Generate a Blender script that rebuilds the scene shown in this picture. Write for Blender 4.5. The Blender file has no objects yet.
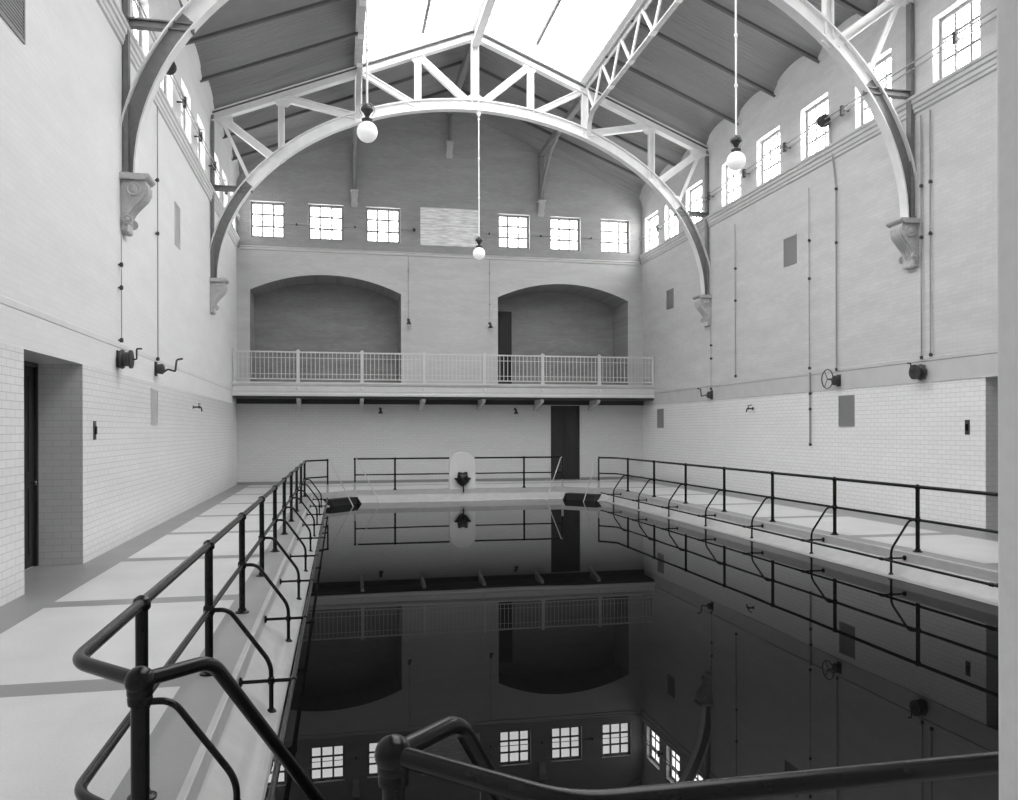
import bpy, bmesh, math, random
from mathutils import Vector, Matrix
from mathutils.geometry import tessellate_polygon
random.seed(7)
S = bpy.context.scene
COL = S.collection
PI = math.pi

# ------------------------------------------------------------------ camera
cd = bpy.data.cameras.new('camera'); cam = bpy.data.objects.new('camera', cd); COL.objects.link(cam)
cd.sensor_width = 36.0; cd.lens = 805.49 / 1018 * 36
cd.shift_x = 4.0 / 1018; cd.shift_y = 30.86 / 1018; cd.clip_start = 0.02; cd.clip_end = 300
cam.matrix_world = (Matrix.Translation((0, 0, 1.6)) @ Matrix.Rotation(math.radians(-11.583), 4, 'Z')
                    @ Matrix.Rotation(math.radians(90), 4, 'X') @ Matrix.Rotation(math.radians(-0.146), 4, 'Z'))
S.camera = cam
# ------------------------------------------------------------------ light and exposure
w = bpy.data.worlds.new('sky'); S.world = w; w.use_nodes = True
w.node_tree.nodes['Background'].inputs[0].default_value = (1, 1, 1, 1)
w.node_tree.nodes['Background'].inputs[1].default_value = 0.5
S.view_settings.view_transform = 'Standard'; S.view_settings.look = 'None'
S.view_settings.gamma = 1; S.view_settings.exposure = 0.0; S.view_settings.use_curve_mapping = False
SKY_LIT = 5.0      # daylight through the ribbed roof glass
WIN_L, WIN_R, WIN_B = 8.0, 22.0, 8.0   # daylight through the wall windows

# ------------------------------------------------------------------ main measures
XL, XR, YB, YN = -3.05, 9.91, 25.44, -1.8
XC = 3.43                      # ridge line
PC = 3.28                      # middle of the pool
T1, T2 = 20.5, 12.47           # the two trusses in view
TILE = 2.42                    # top of the glazed wainscot
ZW = -0.305                    # water level
SLOPE = 0.4
def roof(x, c): return c - SLOPE * abs(x - XC)
CS, CG = 11.92, 11.95          # roof spring plane, roof glass plane

# ------------------------------------------------------------------ materials
def mat(name, col, rough=0.6, metal=0.0, ior=None, noise=None, bump=None, coat=0):
    m = bpy.data.materials.new(name); m.use_nodes = True
    nt = m.node_tree; b = nt.nodes['Principled BSDF']
    c = (col, col, col, 1)
    b.inputs['Base Color'].default_value = c; b.inputs['Roughness'].default_value = rough
    b.inputs['Metallic'].default_value = metal
    if ior: b.inputs['IOR'].default_value = ior
    if coat: b.inputs['Coat Weight'].default_value = coat
    if noise:
        sc, amt, stretch = noise
        tc = nt.nodes.new('ShaderNodeTexCoord'); mp = nt.nodes.new('ShaderNodeMapping')
        mp.inputs['Scale'].default_value = stretch
        n = nt.nodes.new('ShaderNodeTexNoise'); n.inputs['Scale'].default_value = sc; n.inputs['Detail'].default_value = 6
        nt.links.new(tc.outputs['Object'], mp.inputs[0]); nt.links.new(mp.outputs[0], n.inputs['Vector'])
        r = nt.nodes.new('ShaderNodeMapRange')
        r.inputs[1].default_value = .3; r.inputs[2].default_value = .7
        r.inputs[3].default_value = col * (1 - amt); r.inputs[4].default_value = col * (1 + amt)
        nt.links.new(n.outputs[0], r.inputs[0]); nt.links.new(r.outputs[0], b.inputs['Base Color'])
        if bump:
            bp = nt.nodes.new('ShaderNodeBump'); bp.inputs['Strength'].default_value = bump; bp.inputs['Distance'].default_value = .01
            nt.links.new(n.outputs[0], bp.inputs['Height']); nt.links.new(bp.outputs[0], b.inputs['Normal'])
    return m
def emis(name, s, col=1.0):
    m = bpy.data.materials.new(name); m.use_nodes = True
    b = m.node_tree.nodes['Principled BSDF']
    b.inputs['Base Color'].default_value = (.8, .8, .8, 1)
    b.inputs['Emission Color'].default_value = (col, col, col, 1); b.inputs['Emission Strength'].default_value = s
    return m
def brick(name, axis, c1, c2, mortar, bw, bh, ms, rough, cn=0.0):
    """bricks laid in the wall plane; axis is the horizontal one"""
    m = bpy.data.materials.new(name); m.use_nodes = True
    nt = m.node_tree; b = nt.nodes['Principled BSDF']; b.inputs['Roughness'].default_value = rough
    tc = nt.nodes.new('ShaderNodeTexCoord'); sp = nt.nodes.new('ShaderNodeSeparateXYZ'); cb = nt.nodes.new('ShaderNodeCombineXYZ')
    nt.links.new(tc.outputs['Object'], sp.inputs[0])
    nt.links.new(sp.outputs[axis], cb.inputs[0]); nt.links.new(sp.outputs[2], cb.inputs[1])
    t = nt.nodes.new('ShaderNodeTexBrick'); nt.links.new(cb.outputs[0], t.inputs['Vector'])
    t.inputs['Color1'].default_value = (c1,) * 3 + (1,); t.inputs['Color2'].default_value = (c2,) * 3 + (1,)
    t.inputs['Mortar'].default_value = (mortar,) * 3 + (1,); t.inputs['Scale'].default_value = 1
    t.inputs['Brick Width'].default_value = bw; t.inputs['Row Height'].default_value = bh
    t.inputs['Mortar Size'].default_value = ms; t.inputs['Mortar Smooth'].default_value = .3
    n = nt.nodes.new('ShaderNodeTexNoise'); n.inputs['Scale'].default_value = 1.3; n.inputs['Detail'].default_value = 7
    mp = nt.nodes.new('ShaderNodeMapping'); mp.inputs['Scale'].default_value = (.5, 2.4, 1)
    nt.links.new(cb.outputs[0], mp.inputs[0]); nt.links.new(mp.outputs[0], n.inputs['Vector'])
    r = nt.nodes.new('ShaderNodeMapRange'); r.inputs[1].default_value = .3; r.inputs[2].default_value = .7
    r.inputs[3].default_value = 1 - cn; r.inputs[4].default_value = 1 + cn
    nt.links.new(n.outputs[0], r.inputs[0])
    mx = nt.nodes.new('ShaderNodeVectorMath'); mx.operation = 'SCALE'
    nt.links.new(t.outputs['Color'], mx.inputs[0]); nt.links.new(r.outputs[0], mx.inputs['Scale'])
    nt.links.new(mx.outputs[0], b.inputs['Base Color'])
    return m
M = {}
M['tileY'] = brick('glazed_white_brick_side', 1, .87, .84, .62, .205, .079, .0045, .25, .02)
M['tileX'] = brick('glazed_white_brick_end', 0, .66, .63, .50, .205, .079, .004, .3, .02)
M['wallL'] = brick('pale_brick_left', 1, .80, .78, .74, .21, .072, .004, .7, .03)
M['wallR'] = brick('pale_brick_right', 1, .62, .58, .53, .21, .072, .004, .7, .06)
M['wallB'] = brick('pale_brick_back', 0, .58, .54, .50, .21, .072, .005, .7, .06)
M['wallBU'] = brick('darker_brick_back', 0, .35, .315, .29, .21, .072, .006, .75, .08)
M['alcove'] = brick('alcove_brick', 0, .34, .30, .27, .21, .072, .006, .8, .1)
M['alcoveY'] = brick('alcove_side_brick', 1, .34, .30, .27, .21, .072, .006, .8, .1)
M['plaster'] = mat('pale_plaster', .72, .7, noise=(3, .04, (1, 1, 1)))
M['plaster_dim'] = mat('grey_plaster', .5, .7, noise=(3, .05, (1, 1, 1)))
M['band'] = mat('band_moulding', .56, .6, noise=(3, .05, (1, 1, 1)))
M['paint'] = mat('white_painted_steel', .80, .45, noise=(5, .05, (1, 1, 1)))
M['paint_old'] = mat('grey_painted_steel', .52, .5, noise=(9, .12, (1, 1, 1)))
M['iron'] = mat('dark_iron', .007, .26, noise=(14, .4, (1, 1, 1)))
M['iron'].node_tree.nodes['Principled BSDF'].inputs['Specular IOR Level'].default_value = .28
M['leg'] = mat('dark_and_shaded_steel', .20, .5, noise=(9, .12, (1, 1, 1)))  # dark steel parts; on the truss leg webs the tone stands for shade
M['iron_wall'] = mat('dark_wall_iron', .06, .5, metal=.3)
M['rod'] = mat('grey_rod', .34, .5)
M['brass'] = mat('dull_metal', .16, .25, metal=.8)
M['marble'] = mat('white_marble', .44, .35, noise=(6, .07, (1, 1, 1)))
M['step'] = mat('black_step_iron', .012, .6)
M['basin'] = mat('dark_basin', .03, .5)
M['door'] = mat('dark_wood_door', .018, .45, noise=(6, .3, (6, 6, .6)))
M['frame'] = mat('grey_sash', .24, .5)
M['mask'] = mat('dark_bronze', .012, .35, metal=.5)
M['white'] = mat('white_balcony_paint', .66, .5, noise=(4, .04, (1, 1, 1)))
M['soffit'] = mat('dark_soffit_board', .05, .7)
M['grille'] = mat('grey_grille', .28, .5)
M['rafter'] = mat('dark_rafter', .10, .6)
M['globe'] = emis('opal_globe', .35)
M['corbel'] = mat('carved_stone', .50, .75, noise=(18, .1, (1, 1, 1)), bump=.2)
M['pierp'] = mat('pier_plaster', .93, .8, noise=(30, .03, (1, 1, 1)))
M['glassL'] = emis('window_glass_left', WIN_L); M['glassR'] = emis('window_glass_right', WIN_R); M['glassB'] = emis('window_glass_back', WIN_B)
def corrugated():
    m = mat('corrugated_ceiling', .2, .6); nt = m.node_tree; b = nt.nodes['Principled BSDF']
    tc = nt.nodes.new('ShaderNodeTexCoord'); wv = nt.nodes.new('ShaderNodeTexWave'); wv.wave_type = 'BANDS'; wv.bands_direction = 'Y'
    wv.inputs['Scale'].default_value = 3.2; nt.links.new(tc.outputs['Object'], wv.inputs['Vector'])
    bp = nt.nodes.new('ShaderNodeBump'); bp.inputs['Strength'].default_value = .5; bp.inputs['Distance'].default_value = .02
    nt.links.new(wv.outputs['Fac'], bp.inputs['Height']); nt.links.new(bp.outputs[0], b.inputs['Normal'])
    n = nt.nodes.new('ShaderNodeTexNoise'); n.inputs['Scale'].default_value = .8
    r = nt.nodes.new('ShaderNodeMapRange'); r.inputs[3].default_value = .22; r.inputs[4].default_value = .30
    nt.links.new(tc.outputs['Object'], n.inputs['Vector']); nt.links.new(n.outputs[0], r.inputs[0]); nt.links.new(r.outputs[0], b.inputs['Base Color'])
    return m
M['ceil'] = corrugated()
def skyglass():
    m = emis('ribbed_roof_glass', SKY_LIT); nt = m.node_tree; b = nt.nodes['Principled BSDF']
    tc = nt.nodes.new('ShaderNodeTexCoord'); wv = nt.nodes.new('ShaderNodeTexWave'); wv.wave_type = 'BANDS'; wv.bands_direction = 'Y'
    wv.inputs['Scale'].default_value = .9; nt.links.new(tc.outputs['Object'], wv.inputs['Vector'])
    r = nt.nodes.new('ShaderNodeMapRange'); r.inputs[3].default_value = .75 * SKY_LIT; r.inputs[4].default_value = SKY_LIT * 1.1
    nt.links.new(wv.outputs['Fac'], r.inputs[0]); nt.links.new(r.outputs[0], b.inputs['Emission Strength'])
    return m
M['sky'] = skyglass()
def water():
    """still dark water: mirror whose strength grows towards grazing angles"""
    m = bpy.data.materials.new('dark_still_water'); m.use_nodes = True; nt = m.node_tree
    nt.nodes.remove(nt.nodes['Principled BSDF']); out = [n for n in nt.nodes if n.type == 'OUTPUT_MATERIAL'][0]
    d = nt.nodes.new('ShaderNodeBsdfDiffuse'); d.inputs[0].default_value = (.004, .004, .004, 1)
    g = nt.nodes.new('ShaderNodeBsdfGlossy'); g.inputs['Color'].default_value = (1, 1, 1, 1); g.inputs['Roughness'].default_value = 0
    lw = nt.nodes.new('ShaderNodeLayerWeight'); lw.inputs['Blend'].default_value = .5
    cr = nt.nodes.new('ShaderNodeValToRGB'); el = cr.color_ramp.elements
    pts = [(0, .04), (.6, .062), (.66, .055), (.70, .052), (.745, .062), (.784, .10), (.818, .15), (.852, .25), (.878, .38), (.905, .52), (1, .95)]
    while len(el) < len(pts): el.new(.5)
    for e_, (p, v) in zip(el, pts): e_.position = p; e_.color = (v, v, v, 1)
    mx = nt.nodes.new('ShaderNodeMixShader')
    nt.links.new(lw.outputs['Facing'], cr.inputs[0]); nt.links.new(cr.outputs[0], mx.inputs[0])
    nt.links.new(d.outputs[0], mx.inputs[1]); nt.links.new(g.outputs[0], mx.inputs[2]); nt.links.new(mx.outputs[0], out.inputs[0])
    tc = nt.nodes.new('ShaderNodeTexCoord'); n = nt.nodes.new('ShaderNodeTexNoise'); n.inputs['Scale'].default_value = .5; n.inputs['Detail'].default_value = 1
    bp = nt.nodes.new('ShaderNodeBump'); bp.inputs['Strength'].default_value = .03; bp.inputs['Distance'].default_value = .05
    nt.links.new(tc.outputs['Object'], n.inputs['Vector']); nt.links.new(n.outputs[0], bp.inputs['Height'])
    nt.links.new(bp.outputs[0], g.inputs['Normal'])
    return m
M['water'] = water()
def streaked():
    m = mat('streaked_stone', .72, .6); nt = m.node_tree; b = nt.nodes['Principled BSDF']
    tc = nt.nodes.new('ShaderNodeTexCoord'); mp = nt.nodes.new('ShaderNodeMapping'); mp.inputs['Scale'].default_value = (1.2, 1, 9)
    n = nt.nodes.new('ShaderNodeTexNoise'); n.inputs['Scale'].default_value = 2.2; n.inputs['Detail'].default_value = 5
    r = nt.nodes.new('ShaderNodeMapRange'); r.inputs[1].default_value = .35; r.inputs[2].default_value = .65; r.inputs[3].default_value = .6; r.inputs[4].default_value = .95
    nt.links.new(tc.outputs['Object'], mp.inputs[0]); nt.links.new(mp.outputs[0], n.inputs['Vector'])
    nt.links.new(n.outputs[0], r.inputs[0]); nt.links.new(r.outputs[0], b.inputs['Base Color'])
    return m
M['streak'] = streaked()
def floor_mat():
    """pale slabs set in darker terrazzo borders and cross bands, dark mosaic strip beside the pool"""
    m = mat('deck_terrazzo', .5, .45); nt = m.node_tree; b = nt.nodes['Principled BSDF']
    tc = nt.nodes.new('ShaderNodeTexCoord'); sp = nt.nodes.new('ShaderNodeSeparateXYZ'); nt.links.new(tc.outputs['Object'], sp.inputs[0])
    X, Y = sp.outputs[0], sp.outputs[1]
    def ma(op, a, c=None):
        n = nt.nodes.new('ShaderNodeMath'); n.operation = op
        for i, v in enumerate((a, c)):
            if v is None: continue
            if isinstance(v, (int, float)): n.inputs[i].default_value = v
            else: nt.links.new(v, n.inputs[i])
        return n.outputs[0]
    ax = ma('ABSOLUTE', ma('SUBTRACT', X, PC)); ay = ma('ABSOLUTE', ma('SUBTRACT', Y, 11.865))
    wallside = ma('MAXIMUM', ma('GREATER_THAN', ax, 5.92), ma('GREATER_THAN', ay, 13.2))
    fr = ma('ABSOLUTE', ma('SUBTRACT', ma('FRACT', ma('ADD', ma('DIVIDE', ma('SUBTRACT', Y, 5.5), 2.65), 10.5)), .5))
    joint = ma('LESS_THAN', fr, .05)
    # distance to the pool, octagonal
    dd = ma('MAXIMUM', ma('SUBTRACT', ax, 3.94), ma('MAXIMUM', ma('SUBTRACT', ay, 10.075),
          ma('DIVIDE', ma('SUBTRACT', ma('ADD', ax, ay), 12.90), 1.4142)))
    strip = ma('LESS_THAN', dd, .325)
    joint = ma('MULTIPLY', joint, ma('GREATER_THAN', dd, .325))
    dark = ma('MAXIMUM', ma('MAXIMUM', wallside, joint), strip)
    n1 = nt.nodes.new('ShaderNodeTexNoise'); n1.inputs['Scale'].default_value = 60; n1.inputs['Detail'].default_value = 3
    n2 = nt.nodes.new('ShaderNodeTexNoise'); n2.inputs['Scale'].default_value = 1.5; n2.inputs['Detail'].default_value = 6
    for n in (n1, n2): nt.links.new(tc.outputs['Object'], n.inputs['Vector'])
    base = ma('SUBTRACT', .62, ma('MULTIPLY', dark, .35))
    v = ma('MULTIPLY', base, ma('ADD', .72, ma('ADD', ma('MULTIPLY', n1.outputs[0], .26), ma('MULTIPLY', n2.outputs[0], .3))))
    nt.links.new(v, b.inputs['Base Color'])
    return m
M['floor'] = floor_mat()

# ------------------------------------------------------------------ helpers
def link(name, bm, material, parent=None, smooth=False, loc=None):
    me = bpy.data.meshes.new(name)
    bmesh.ops.recalc_face_normals(bm, faces=bm.faces[:])
    bm.to_mesh(me); bm.free()
    for mm in (material if isinstance(material, (list, tuple)) else [material]): me.materials.append(M[mm])
    if smooth:
        for p in me.polygons: p.use_smooth = True
        try: me.set_sharp_from_angle(angle=math.radians(38))
        except Exception: pass
    o = bpy.data.objects.new(name, me); COL.objects.link(o)
    if parent: o.parent = parent
    if loc: o.location = loc
    return o
def raw(name, bm, material, parent=None, **k):
    """as link() but without recalculating normals (open room surfaces)"""
    me = bpy.data.meshes.new(name); bm.to_mesh(me); bm.free()
    for mm in (material if isinstance(material, (list, tuple)) else [material]): me.materials.append(M[mm])
    o = bpy.data.objects.new(name, me); COL.objects.link(o)
    if parent: o.parent = parent
    return o
def tag(o, label=None, cat=None, group=None, kind=None):
    if label: o['label'] = label
    if cat: o['category'] = cat
    if group: o['group'] = group
    if kind: o['kind'] = kind
    return o
def thing(name, loc, label, cat, group=None):
    o = bpy.data.objects.new(name, None); COL.objects.link(o); o.location = loc; o.empty_display_size = .1
    return tag(o, label, cat, group)
def struct(o): o['kind'] = 'structure'; return o
def copy_tree(o, parent=None):
    c = o.copy(); COL.objects.link(c)
    if parent: c.parent = parent
    for ch in [x for x in bpy.data.objects if x.parent == o]: copy_tree(ch, c)
    return c
def box(bm, a, b, mi=0):
    x0, y0, z0 = (min(a[i], b[i]) for i in range(3)); x1, y1, z1 = (max(a[i], b[i]) for i in range(3))
    v = [bm.verts.new(p) for p in ((x0,y0,z0),(x1,y0,z0),(x1,y1,z0),(x0,y1,z0),(x0,y0,z1),(x1,y0,z1),(x1,y1,z1),(x0,y1,z1))]
    for f in ((0,3,2,1),(4,5,6,7),(0,1,5,4),(1,2,6,5),(2,3,7,6),(3,0,4,7)):
        bm.faces.new([v[i] for i in f]).material_index = mi
def fillet(pts, rad):
    pts = [Vector(p) for p in pts]
    if rad <= 0 or len(pts) < 3: return pts
    out = [pts[0]]
    for i in range(1, len(pts) - 1):
        a, b, c = pts[i-1], pts[i], pts[i+1]
        d1, d2 = (a - b), (c - b); r = min(rad, d1.length * .45, d2.length * .45)
        d1.normalize(); d2.normalize()
        p, q = b + d1 * r, b + d2 * r
        for k in range(7):
            t = k / 6; out.append(p * (1-t)**2 + b * 2*t*(1-t) + q * t*t)
    out.append(pts[-1]); return out
def tube(bm, pts, r, seg=12, rad=0.0, closed=False, cap=True):
    P = fillet(pts, rad) if not closed else [Vector(p) for p in pts]
    n = len(P); rings = []; up = None
    for i in range(n):
        if closed: t = (P[(i+1) % n] - P[i-1]).normalized()
        else: t = ((P[i+1] if i < n-1 else P[i]) - (P[i-1] if i else P[i])).normalized()
        if up is None:
            up = Vector((0,0,1)) if abs(t.z) < .9 else Vector((1,0,0))
        side = t.cross(up)
        if side.length < 1e-5: side = t.cross(Vector((0,1,0)))
        side.normalize(); up = side.cross(t).normalized()
        rr = r[i] if isinstance(r, (list, tuple)) else r
        rings.append([bm.verts.new(P[i] + (side * math.cos(2*PI*k/seg) + up * math.sin(2*PI*k/seg)) * rr) for k in range(seg)])
    m = n if closed else n - 1
    for i in range(m):
        A, B = rings[i], rings[(i+1) % n]
        for k in range(seg): bm.faces.new((A[k], A[(k+1) % seg], B[(k+1) % seg], B[k]))
    if cap and not closed:
        bm.faces.new(list(reversed(rings[0]))); bm.faces.new(rings[-1])
def lathe(bm, prof, c, axis='Z', seg=20):
    """prof: (radius, height) pairs"""
    rings = []
    for r, h in prof:
        ring = []
        for k in range(seg):
            a = 2*PI*k/seg; x, y = r*math.cos(a), r*math.sin(a)
            p = {'Z': (x, y, h), 'X': (h, x, y), 'Y': (x, h, y)}[axis]
            ring.append(bm.verts.new(Vector(c) + Vector(p)))
        rings.append(ring)
    for A, B in zip(rings, rings[1:]):
        for k in range(seg): bm.faces.new((A[k], A[(k+1) % seg], B[(k+1) % seg], B[k]))
    bm.faces.new(list(reversed(rings[0]))); bm.faces.new(rings[-1])
def ball(bm, c, r, seg=20, sz=1.0):
    lathe(bm, [(max(r*math.sin(PI*k/12), 1e-3), -r*math.cos(PI*k/12)*sz) for k in range(13)], c, 'Z', seg)
def prism(bm, poly, axis, a, b, mi=0):
    """polygon in the plane normal to axis, extruded from a to b. axis Y: (x,z); axis X: (y,z); axis Z: (x,y)"""
    def P(u, v, t): return {'Y': (u, t, v), 'X': (t, u, v), 'Z': (u, v, t)}[axis]
    A = [bm.verts.new(P(u, v, a)) for u, v in poly]; B = [bm.verts.new(P(u, v, b)) for u, v in poly]
    n = len(poly)
    for i in range(n): bm.faces.new((A[i], A[(i+1) % n], B[(i+1) % n], B[i])).material_index = mi
    for q in (A, B):
        try: f = bm.faces.new(q); f.material_index = mi
        except ValueError: pass
    return A, B
def bar(bm, a, b, wdt, dep, y, mi=0):
    """flat bar in the plane Y=y from a=(x,z) to b, wide in that plane, deep along Y"""
    a, b = Vector(a), Vector(b); d = (b - a).normalized(); n = Vector((-d.y, d.x)) * wdt / 2
    prism(bm, [tuple(a+n), tuple(b+n), tuple(b-n), tuple(a-n)], 'Y', y - dep/2, y + dep/2, mi)
def bevel(bm, off=.006, seg=2):
    bmesh.ops.bevel(bm, geom=bm.edges[:], offset=off, segments=seg, profile=.5, affect='EDGES', clamp_overlap=True)
def sheet(bm, outer, holes, place, mi=0):
    """tessellated flat wall face with holes; place maps (u,v) to 3-D"""
    polys = [[Vector((u, v, 0)) for u, v in p] for p in [outer] + holes]
    flat = [p for q in polys for p in q]
    vs = [bm.verts.new(place(p.x, p.y)) for p in flat]
    for t in tessellate_polygon(polys):
        try: bm.faces.new([vs[i] for i in t]).material_index = mi
        except ValueError: pass
def reveal(bm, hole, place, place2, mi=0, closed=True):
    n = len(hole); A = [bm.verts.new(place(*p)) for p in hole]; B = [bm.verts.new(place2(*p)) for p in hole]
    for i in range(n if closed else n-1): bm.faces.new((A[i], A[(i+1) % n], B[(i+1) % n], B[i])).material_index = mi
def rect(u0, u1, v0, v1): return [(u0, v0), (u1, v0), (u1, v1), (u0, v1)]

# ------------------------------------------------------------------ shell: walls
WZ0, WZ1 = 7.50, 8.60
SIDE_WIN = [(7.25, 8.3), (9.1, 10.15), (10.95, 11.97), (13.03, 14.08), (14.98, 15.98), (16.85, 17.88), (18.68, 19.70), (20.88, 21.96), (22.50, 23.52), (24.08, 25.17)]
BACK_WIN = [(-2.65, -1.63), (-.94, .13), (.81, 1.88), (5.0, 6.05), (6.73, 7.77), (8.46, 9.48)]
OPEN_L, OPEN_R = (8.73, 10.58), (9.0, 10.85)
WD = .22
def side_wall(name, X, sgn, op, mats, depth_open):
    bm = bmesh.new()
    P = lambda u, v: (X, u, v)
    P2 = lambda u, v: (X + sgn*WD, u, v)
    # wainscot with the opening notched out
    o = [(YN, 0), (op[0], 0), (op[0], TILE), (op[1], TILE), (op[1], 0), (YB, 0), (YB, TILE), (YN, TILE)]
    sheet(bm, [(YN, 0), (op[0], 0), (op[0], TILE), (YN, TILE)], [], P, 0)
    sheet(bm, [(op[1], 0), (YB, 0), (YB, TILE), (op[1], TILE)], [], P, 0)
    top = roof(X, CS) + .45
    holes = [rect(a, b, WZ0, WZ1) for a, b in SIDE_WIN]
    sheet(bm, rect(YN, YB, TILE, top), holes, P, 1)
    for h in holes: reveal(bm, h, P, P2, 2)
    # recess of the opening: floor, two jambs, soffit
    P3 = lambda u, v: (X + sgn*depth_open, u, v)
    reveal(bm, [(op[0], 0), (op[0], TILE), (op[1], TILE), (op[1], 0)], P, P3, 3, closed=False)
    # outer skin
    x2 = X + sgn*(WD + .12) if depth_open < WD else X + sgn*(depth_open + .12)
    sheet(bm, rect(YN, YB, 0, top), [], lambda u, v: (x2, u, v), 1)
    o = raw(name, bm, mats); return struct(o)
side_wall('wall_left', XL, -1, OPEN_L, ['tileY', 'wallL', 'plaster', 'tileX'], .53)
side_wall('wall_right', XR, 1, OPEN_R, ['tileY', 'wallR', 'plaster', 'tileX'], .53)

def arch(x0, x1, z0, zs, zc, n=20):
    """segmental arch outline, counter-clockwise from lower left"""
    h = zc - zs; half = (x1-x0)/2; R = (half*half + h*h) / (2*h); cx = (x0+x1)/2; cz = zc - R; a0 = math.asin(half/R)
    return [(x0, z0), (x1, z0)] + [(cx + R*math.sin(a0 - 2*a0*k/n), cz + R*math.cos(a0 - 2*a0*k/n)) for k in range(n+1)]
ALC = [arch(-2.66, 1.89, 3.05, 5.90, 6.42), arch(4.99, 9.40, 3.05, 5.90, 6.40)]
DOOR = (6.74, 7.73)
def back_wall():
    bm = bmesh.new()
    P = lambda u, v: (u, YB, v); P2 = lambda u, v: (u, YB + WD, v); PA = lambda u, v: (u, YB + 1.5, v); PD = lambda u, v: (u, YB + .3, v)
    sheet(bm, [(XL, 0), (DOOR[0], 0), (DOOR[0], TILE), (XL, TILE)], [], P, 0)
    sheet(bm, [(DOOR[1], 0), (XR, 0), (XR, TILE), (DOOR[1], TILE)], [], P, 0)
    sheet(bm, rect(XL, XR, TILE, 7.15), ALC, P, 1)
    wins = [rect(a, b, WZ0, WZ1) for a, b in BACK_WIN]
    c = CS + .45
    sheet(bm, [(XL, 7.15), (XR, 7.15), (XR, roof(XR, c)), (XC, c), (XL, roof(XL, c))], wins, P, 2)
    for h in wins: reveal(bm, h, P, P2, 1)
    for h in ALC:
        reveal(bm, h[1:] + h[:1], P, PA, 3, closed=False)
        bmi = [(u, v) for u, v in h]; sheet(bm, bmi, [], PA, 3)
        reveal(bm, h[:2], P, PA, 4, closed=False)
    reveal(bm, [(DOOR[0], 0), (DOOR[0], TILE), (DOOR[1], TILE), (DOOR[1], 0)], P, PD, 0, closed=False)
    sheet(bm, rect(XL - .6, XR + .6, 0, 12.3), [], lambda u, v: (u, YB + 2.6, v), 1)
    return struct(raw('wall_back', bm, ['tileX', 'wallB', 'wallBU', 'alcove', 'plaster_dim']))
back_wall()
bm = bmesh.new()
sheet(bm, [(XL-.6, 0), (XR+.6, 0), (XR+.6, 12), (XL-.6, 12)], [], lambda u, v: (u, YN, v), 0)
struct(raw('wall_near', bm, ['wallB']))

# ------------------------------------------------------------------ floor, coping, water
YS, YE = 1.79, 21.94
RX0, RX1 = -.66, 7.22
CUT = 1.12
def octo(t):
    """pool outline pushed inwards by t from the riser"""
    c = CUT - t * (2 - math.sqrt(2)); x0, x1, y0, y1 = RX0+t, RX1-t, YS+t, YE-t
    return [(x0+c, y0), (x1-c, y0), (x1, y0+c), (x1, y1-c), (x1-c, y1), (x0+c, y1), (x0, y1-c), (x0, y0+c)]
bm = bmesh.new()
sheet(bm, [(XL, YN), (XR, YN), (XR, OPEN_R[0]), (XR+.53, OPEN_R[0]), (XR+.53, OPEN_R[1]), (XR, OPEN_R[1]), (XR, YB), (DOOR[1], YB), (DOOR[1], YB+.3),
           (DOOR[0], YB+.3), (DOOR[0], YB), (XL, YB), (XL, OPEN_L[1]), (XL-.53, OPEN_L[1]), (XL-.53, OPEN_L[0]), (XL, OPEN_L[0])],
      [octo(-.04)], lambda u, v: (u, v, 0), 0)
struct(raw('floor', bm, ['floor']))
bm = bmesh.new()
prof = [(-.04, -.10), (-.04, .004), (-.008, .006), (0, 0), (0, -.12), (.012, -.135), (.12, -.215), (.175, -.262), (.20, -.275), (.235, -.278), (.262, -.285), (.275, -.31), (.275, -.36), (.265, -1.9)]
rings = [[bm.verts.new((x, y, z)) for x, y in octo(t)] for t, z in prof]
for A, B in zip(rings, rings[1:]):
    for k in range(8): bm.faces.new((A[k], A[(k+1) % 8], B[(k+1) % 8], B[k]))
bm.faces.new(rings[-1]).material_index = 1
o = raw('pool_coping', bm, ['marble', 'basin']); struct(o)
bm = bmesh.new(); bm.faces.new([bm.verts.new((x, y, ZW)) for x, y in octo(.272)])
o = raw('pool_water', bm, ['water']); tag(o, 'still black water filling the pool', 'water', kind='stuff')

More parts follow.
